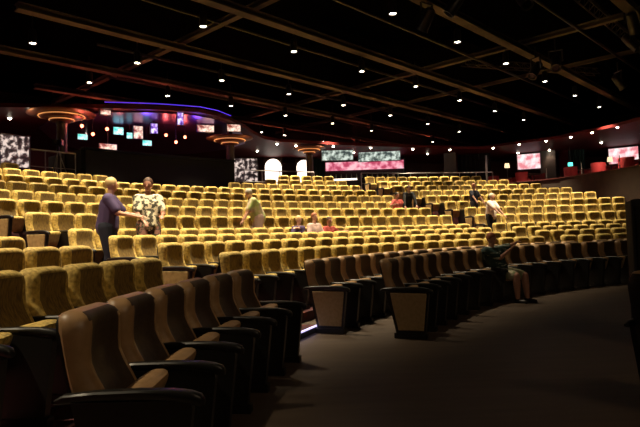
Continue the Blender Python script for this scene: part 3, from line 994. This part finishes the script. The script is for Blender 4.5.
for i, (x, y, z) in enumerate([(3.0, 14.6, 7.0), (3.6, 13.9, 7.1), (7.4, 18.6, 6.7), (7.9, 18.2, 6.8), (5.3, 14.0, 7.2), (9.7, 17.0, 7.0), (11.6, 21.3, 6.9), (9.0, 15.6, 7.1), (6.6, 12.9, 7.3)]):
    movinglight(x, y, z, .6+i*.7, 'black stage spotlight hanging in the dark roof, %s' % ['left of the brightest top lamp', 'second one at the top edge', 'below the second cross beam', 'right twin below the second cross beam', 'near the top edge right of centre', 'at the right end of the cross beam', 'over the far right rows', 'high near the right corner', 'highest one at top right'][i])
def truss(p, q, label):
    p = Vector(p); q = Vector(q)
    t = thing('lighting_truss', label, 'truss', p)
    d = q-p; L = d.length; dn = d.normalized()
    sd = dn.cross(Vector((0, 0, 1)))*.15
    for off in (sd, -sd, Vector((0, 0, .28))):
        bm = bmesh.new(); tube(bm, [off, off+d], .025); obj('chord', bm, [M['dframe']], t)
    bm = bmesh.new()
    n = int(L/.45)
    for i in range(n):
        a = dn*(L*i/n); b = dn*(L*(i+1)/n); c = (a+b)/2
        tube(bm, [a+sd, c+Vector((0, 0, .28)), b+sd], .01, 5)
        tube(bm, [a-sd, c+Vector((0, 0, .28)), b-sd], .01, 5)
        tube(bm, [a+sd, b-sd], .01, 5)
    obj('lacing', bm, [M['dframe']], t)
truss((4.2, 12.6, 8.45), (12, 14.2, 8.45), 'dark triangular lighting truss near the top right corner')
truss((6.5, 14.8, 8.1), (13.2, 22.0, 8.1), 'dark triangular lighting truss running toward the far right')
truss((6, 22.5, 8.1), (12.5, 24.6, 8.1), 'dark triangular lighting truss over the right rows')

# black cabinet at right edge
t = thing('loudspeaker', 'tall black loudspeaker at the right edge beyond the dark seat', 'loudspeaker', (3.85, 6.35, 0), -.4)
bm = bmesh.new(); box(bm, -.32, .32, -.3, .3, 0, 1.62, .03); obj('cabinet', bm, [M['blackmatte']], t, False)
bm = bmesh.new(); box(bm, -.28, .28, -.315, -.3, .08, 1.55, .006); obj('grille', bm, [M['black']], t, False)

# ------------------------------------------------------------------ people
def baked(bm, name, mats, voxel, smooth_it=6):
    me = bpy.data.meshes.new(name); bm.to_mesh(me); bm.free()
    o = bpy.data.objects.new('tmp', me); COL.objects.link(o)
    m = o.modifiers.new('r', 'REMESH'); m.mode = 'VOXEL'; m.voxel_size = voxel; m.use_smooth_shade = True
    if smooth_it:
        s = o.modifiers.new('s', 'SMOOTH'); s.factor = .5; s.iterations = smooth_it
    dg = bpy.context.evaluated_depsgraph_get()
    res = bpy.data.meshes.new_from_object(o.evaluated_get(dg))
    bpy.data.objects.remove(o, do_unlink=True)
    res.name = name
    res.materials.clear()
    for mm in mats: res.materials.append(mm)
    for p in res.polygons: p.use_smooth = True; p.material_index = 0
    return res

def ik(a, b, l1, l2, pole):
    a = Vector(a); b = Vector(b)
    d = b-a
    L = min(d.length, (l1+l2)*.998)
    dn = d.normalized()
    x = (l1*l1-l2*l2+L*L)/(2*L)
    h = math.sqrt(max(0, l1*l1-x*x))
    pv = Vector(pole); pv = (pv - dn*pv.dot(dn)).normalized()
    return a+dn*x+pv*h, a+dn*L

def skin_mat(name, c): return mat(name, c, .5)
SKIN = skin_mat('skin', (.62, .34, .24)); SKIN2 = skin_mat('tanned_skin', (.45, .22, .15))
DARK = mat('eye_dark', (.02, .015, .015), .3); LIP = mat('lips', (.45, .12, .1), .5)

def person(label, base, yaw, top, bottom, hair, skin=SKIN, s=1.0, pelvis=(0, 0, .95), spine=(0, .05, 1), hd=(0, .1, 1), look=(0, 1, 0), hands=((-.3, .1, .85), (.3, .1, .85)), feet=((-.1, 0, 0), (.1, 0, 0)), sleeve='short', legs='long', long_hair=False, shoe=None, group=None, elbow=(0, -1, -.3), G=1.08):
    def gcap(bm, p, q, r1, r2, n=10, flat=1.0):
        capsule(bm, p, q, r1*G, r2*G, n, flat=flat)
    t = thing('person', label, 'person', base, yaw, group)
    P = Vector(pelvis); S = Vector(spine).normalized()
    side = Vector((1, 0, 0))
    fw = side.cross(S)*-1 if side.cross(S).y < 0 else side.cross(S)
    neck = P + S*.50
    chest = P + S*.34
    H = Vector(hd).normalized()
    head = neck + H*.185
    sh = [neck - S*.055 + side*sx*.175 for sx in (-1, 1)]
    hip = [P + side*sx*.09 - S*.02 for sx in (-1, 1)]
    elb = []; wr = []; kn = []; an = []
    for i, sx in enumerate((-1, 1)):
        e, w = ik(sh[i], hands[i], .29, .26, (sx*.5, elbow[1], elbow[2])); elb.append(e); wr.append(w)
        k, a = ik(hip[i], Vector(feet[i])+Vector((0, 0, .08)), .44, .42, (sx*.12, 1, .25)); kn.append(k); an.append(a)
    bm = bmesh.new()
    # torso
    gcap(bm, P, P+S*.12, .125, .115, 14, flat=1)
    for sx in (-1, 1):
        gcap(bm, P+side*sx*.05+S*.08, chest+side*sx*.07, .09, .10)
        gcap(bm, chest+side*sx*.07, sh[(sx+1)//2]-side*sx*.03, .10, .06)
    gcap(bm, sh[0], sh[1], .055, .055)
    capsule(bm, neck-S*.04, head-H*.05, .055, .052)
    # head
    Lk = Vector(look).normalized()
    zz = H; xx = Lk.cross(zz).normalized(); yy = zz.cross(xx).normalized()
    Rm = Matrix((xx, yy, zz)).transposed()
    ellip(bm, head+zz*.015, .075, .092, .105, Rm, 3)
    capsule(bm, head-zz*.03+yy*.02, head-zz*.07+yy*.055, .055, .035)
    capsule(bm, head+yy*.088+zz*.01, head+yy*.108-zz*.022, .010, .014, 8)
    for sx in (-1, 1):
        ellip(bm, head+xx*sx*.078-zz*.005, .012, .022, .032, Rm, 1)
    for i, sx in enumerate((-1, 1)):
        gcap(bm, sh[i], elb[i], .052, .040)
        capsule(bm, elb[i], wr[i], .040, .026)
        d = (wr[i]-elb[i]).normalized()
        a = d.cross(Vector((0, 0, 1)));
        a = a.normalized() if a.length > .1 else Vector((1, 0, 0))
        nrm = a.cross(d).normalized()
        palm = wr[i]+d*.075
        capsule(bm, wr[i], palm, .026, .036, 10, flat=.55, side=nrm)
        for f, (off, ln) in enumerate(((-.028, .065), (-.010, .078), (.009, .073), (.027, .058))):
            b0 = palm + a*off + d*.01
            b1 = b0 + d*ln*.55 - nrm*.006
            b2 = b1 + d*ln*.45 - nrm*.022
            capsule(bm, b0, b1, .0095, .009, 6); capsule(bm, b1, b2, .009, .0075, 6)
        tb = wr[i]+d*.025 - a*sx*.02
        capsule(bm, tb, tb+d*.035-a*sx*.03, .013, .011, 6); capsule(bm, tb+d*.035-a*sx*.03, tb+d*.065-a*sx*.035-nrm*.01, .011, .009, 6)
        gcap(bm, hip[i], kn[i], .085, .056)
        gcap(bm, kn[i]+(an[i]-kn[i])*.02, kn[i]+(an[i]-kn[i])*.35, .055, .054)
        gcap(bm, kn[i]+(an[i]-kn[i])*.35, an[i], .054, .034)
        ft = an[i]+Vector((0, .15, -.05))
        capsule(bm, an[i]-Vector((0, .02, .04)), ft, .036, .030)
    if s != 1.0:
        for v in bm.verts: v.co *= s
    obj('body', baked(bm, 'body', [skin], .0105*s, 5), None, t)
    def part(name, bm, m, vox=.014):
        if s != 1.0:
            for v in bm.verts: v.co *= s
        return obj(name, baked(bm, name, [m], vox*s, 4), None, t)
    # top
    bm = bmesh.new()
    gcap(bm, P-S*.02, P+S*.14, .142, .134, 14)
    for sx in (-1, 1):
        gcap(bm, P+side*sx*.05+S*.06, chest+side*sx*.07, .112, .118)
        gcap(bm, chest+side*sx*.07, sh[(sx+1)//2]-side*sx*.03, .118, .076)
    gcap(bm, sh[0], sh[1], .072, .072)
    for i in (0, 1):
        gcap(bm, sh[i], sh[i]+(elb[i]-sh[i])*(.75 if sleeve == 'short' else 1.0), .070, .062)
        if sleeve == 'long':
            gcap(bm, elb[i], elb[i]+(wr[i]-elb[i])*.92, .056, .040)
    part('shirt', bm, top)
    # bottoms
    bm = bmesh.new()
    gcap(bm, P-S*.03, P+S*.05, .137, .130, 14)
    for i in (0, 1):
        e = kn[i] if legs == 'long' else hip[i]+(kn[i]-hip[i])*.85
        gcap(bm, hip[i], e, .104, .078)
        if legs == 'long':
            gcap(bm, kn[i], kn[i]+(an[i]-kn[i])*.93, .074, .058)
    part('trousers' if legs == 'long' else 'shorts', bm, bottom)
    for i in (0, 1):
        bm = bmesh.new()
        a = an[i]-Vector((0, .03, .045)); b = an[i]+Vector((0, .16, -.052))
        capsule(bm, a, b, .044, .040); capsule(bm, an[i]-Vector((0, 0, .02)), an[i]-Vector((0, .02, .05)), .045, .045)
        part('shoe', bm, shoe or M['black'], .01)
    bm = bmesh.new()
    ellip(bm, head+zz*.034-yy*.014, .088, .098, .102, Rm, 3)
    for v in [v for v in bm.verts if (v.co-head).dot(yy) > .05 and (v.co-head).dot(zz) < .045]:
        v.co -= yy*.045
    if long_hair:
        capsule(bm, head-yy*.04, head-yy*.06-zz*.15, .07, .05)
    part('hair', bm, hair, .009)
    for sx in (-1, 1):
        bm = bmesh.new(); ellip(bm, (head+xx*sx*.032+yy*.083+zz*.015)*s, .011*s, .008*s, .008*s, Rm, 1)
        obj('eye', bm, [DARK], t)
    bm = bmesh.new(); ellip(bm, (head+yy*.084-zz*.055)*s, .022*s, .009*s, .006*s, Rm, 1)
    obj('mouth', bm, [LIP], t)
    return t

H_BLOND = mat('blond_hair', (.65, .45, .2), .6); H_BROWN = mat('brown_hair', (.08, .035, .018), .6)
H_RED = mat('auburn_hair', (.3, .09, .035), .6); H_GREY = mat('grey_hair', (.5, .45, .38), .6); H_DARK = mat('dark_hair', (.02, .014, .01), .6)
C_PURPLE = mat('purple_fabric', (.07, .045, .12), .8); C_NAVY = mat('navy_fabric', (.012, .014, .03), .85)
C_WHITE = mat('white_fabric', (.85, .75, .66), .8); C_BLACK = mat('black_fabric', (.012, .011, .012), .85)
C_GREEN = mat('green_dress_fabric', (.42, .5, .16), .8, noise=(3, (.7, .55, .42), .42, .6))
C_FLORAL = mat('floral_fabric', (.9, .82, .6), .8, noise=(14, (.10, .09, .06), .50, .54))
C_FLORAL2 = mat('patterned_shorts', (.35, .16, .12), .8, noise=(16, (.05, .06, .04), .48, .54))
C_TEAL = mat('dark_teal_stripe', (.02, .05, .045), .8, noise=(6, (.45, .5, .42), .58, .62, (1, 1, 5)))
C_CREAM = mat('cream_fabric', (.5, .45, .3), .8, noise=(12, (.25, .3, .15), .5, .6))
C_RED = mat('red_fabric', (.4, .06, .05), .8); C_PINK = mat('pale_fabric', (.6, .42, .38), .8)

def at(R, a, z): return pol(R, a, z)
def yaw_to(p, q): return math.atan2(q[1]-p[1], q[0]-p[0]) - PI/2
PEOPLE_HOOK = True
PP = []
# woman in purple, standing in the left aisle side, reaching right
Z5, Z6, Z8 = ZR[5], ZR[6], ZR[8]
p = at(16.87, 2.718, Z5)
person('woman in purple top and dark trousers, standing at left, reaching toward man', p, yaw_to(p, (-1.6, 10.2)), C_PURPLE, C_NAVY, H_BLOND, s=1.07, spine=(0, .12, 1), look=(-.5, 1, 0), G=1.32, hands=((-.12, .48, 1.12), (.14, .46, 1.10)), long_hair=False)
p = at(16.87, 2.658, Z5)
person('man in pale floral shirt standing beside the woman in purple', p, yaw_to(p, (-1.4, 7.6)), C_FLORAL, C_FLORAL2, H_BROWN, SKIN2, s=1.11, spine=(0, .02, 1), look=(.5, 1, 0), G=1.22, hands=((-.14, .36, 1.08), (.16, .34, 1.0)))
p = at(18.04, 2.400, Z6)
person('woman in green and cream dress bending over the seats at centre left', p, yaw_to(p, (-8, 13.5)), C_GREEN, C_PINK, H_GREY, s=1.0, spine=(0, .32, 1), hd=(0, .5, 1), look=(0, 1, -.3), G=1.45, hands=((-.2, .45, .8), (.2, .45, .8)))
def seated(k, off=.33):
    r = SIT[k][0]
    return at(RR(r)-off, SEATA[k][1], ZR[r])
SEATED = dict(pelvis=(0, 0, .60), feet=((-.12, .40, 0), (.12, .40, 0)))
p = seated('child')
person('blond child sitting on a middle row seat, arm stretched out', p, yaw_to(p, (CX, CY)), C_PURPLE, C_NAVY, H_BLOND, s=.92, spine=(0, .0, 1), hands=((.45, .28, 1.05), (.25, .3, .75)), **SEATED)
p = seated('auburn')
person('adult with auburn hair and pale top sitting beside the blond child', p, yaw_to(p, (CX, CY)), C_PINK, C_NAVY, H_RED, s=.98, hands=((-.2, .35, .75), (.2, .35, .75)), **SEATED)
p = seated('red')
person('person in red top sitting right of the auburn haired adult', p, yaw_to(p, (CX, CY)), C_RED, C_NAVY, H_BROWN, SKIN2, s=.9, hands=((-.45, .25, .95), (.2, .35, .75)), **SEATED)
p = at(20.38, 1.988, Z8)
person('person in dark clothes stooping among the upper rows near the right aisle', p, yaw_to(p, (CX-9, CY+4)), C_BLACK, C_BLACK, H_BROWN, s=.92, spine=(-.1, .45, 1), hd=(0, .5, 1), hands=((-.35, .45, .8), (.15, .45, .75)), sleeve='long')
p = seated('left')
person('person in dark red top sitting left of the stooping person', p, yaw_to(p, (CX, CY)), C_RED, C_BLACK, H_DARK, SKIN2, s=.95, hands=((-.2, .35, .75), (.3, .35, .9)), **SEATED)
p = at(18.14, 1.878, Z6-.02)
person('grey haired man in white shirt and black trousers in the right aisle', p, yaw_to(p, (9.5, 17)), C_WHITE, C_BLACK, H_GREY, s=1.0, G=1.4, spine=(0, .12, 1), hands=((-.2, .42, .95), (.2, .45, 1.0)))
p = at(20.38, 1.840, Z8)
person('person in dark top standing behind the white shirted man', p, yaw_to(p, (9, 18)), C_NAVY, C_BLACK, H_RED, SKIN2, s=.95, hands=((-.2, .35, .95), (.3, .4, 1.0)))
p = seated('front', .36)
person('person in dark teal shirt and pale shorts seated in the front row', p, yaw_to(p, (6.5, 6.6)), C_TEAL, C_CREAM, H_RED, SKIN2, s=.98, G=1.25, pelvis=(0, .06, .56), spine=(.42, -.12, 1), hd=(.1, .25, 1), hands=((-.05, .42, 1.12), (.12, .40, 1.0)), feet=((-.10, .56, 0), (.12, .50, 0)), legs='shorts')

# ------------------------------------------------------------------ lights
world = bpy.data.worlds.new('hall'); SC.world = world
world.use_nodes = True
world.node_tree.nodes['Background'].inputs[0].default_value = (1, .7, .45, 1)
world.node_tree.nodes['Background'].inputs[1].default_value = 0.0
# dim fill light added over the front floor, no known fixture
def wash(x, y, z, e, size, col, tgt):
    l = bpy.data.lights.new('fill_wash', 'AREA'); l.energy = e; l.size = size; l.color = col
    o = bpy.data.objects.new('fill_wash', l); o.location = (x, y, z)
    o.rotation_euler = (Vector(tgt)-Vector((x, y, z))).to_track_quat('-Z', 'Y').to_euler()
    link(o)
wash(6, -2, 7.5, 80, 2.0, (1, .72, .45), (2, 6, 0))

# ------------------------------------------------------------------ camera
cam = bpy.data.cameras.new('camera')
cam.sensor_width = 36
cam.lens = FPX*36/640
cam.clip_end = 200
co = bpy.data.objects.new('camera', cam)
link(co)
c, s = math.cos(CAMP), math.sin(CAMP)
right = Vector((1, 0, 0)); up = Vector((0, s, c)); fwd = Vector((0, c, -s))
cr, sr = math.cos(CAMR), math.sin(CAMR)
xa = right*cr + up*sr
ya = up*cr - right*sr
Rm = Matrix((xa, ya, -fwd)).transposed().to_4x4()
co.matrix_world = Matrix.Translation((0, 0, CAMH)) @ Rm
SC.camera = co
SC.view_settings.view_transform = 'Standard'
SC.view_settings.look = 'None'
SC.view_settings.gamma = 1
SC.view_settings.exposure = 0.12
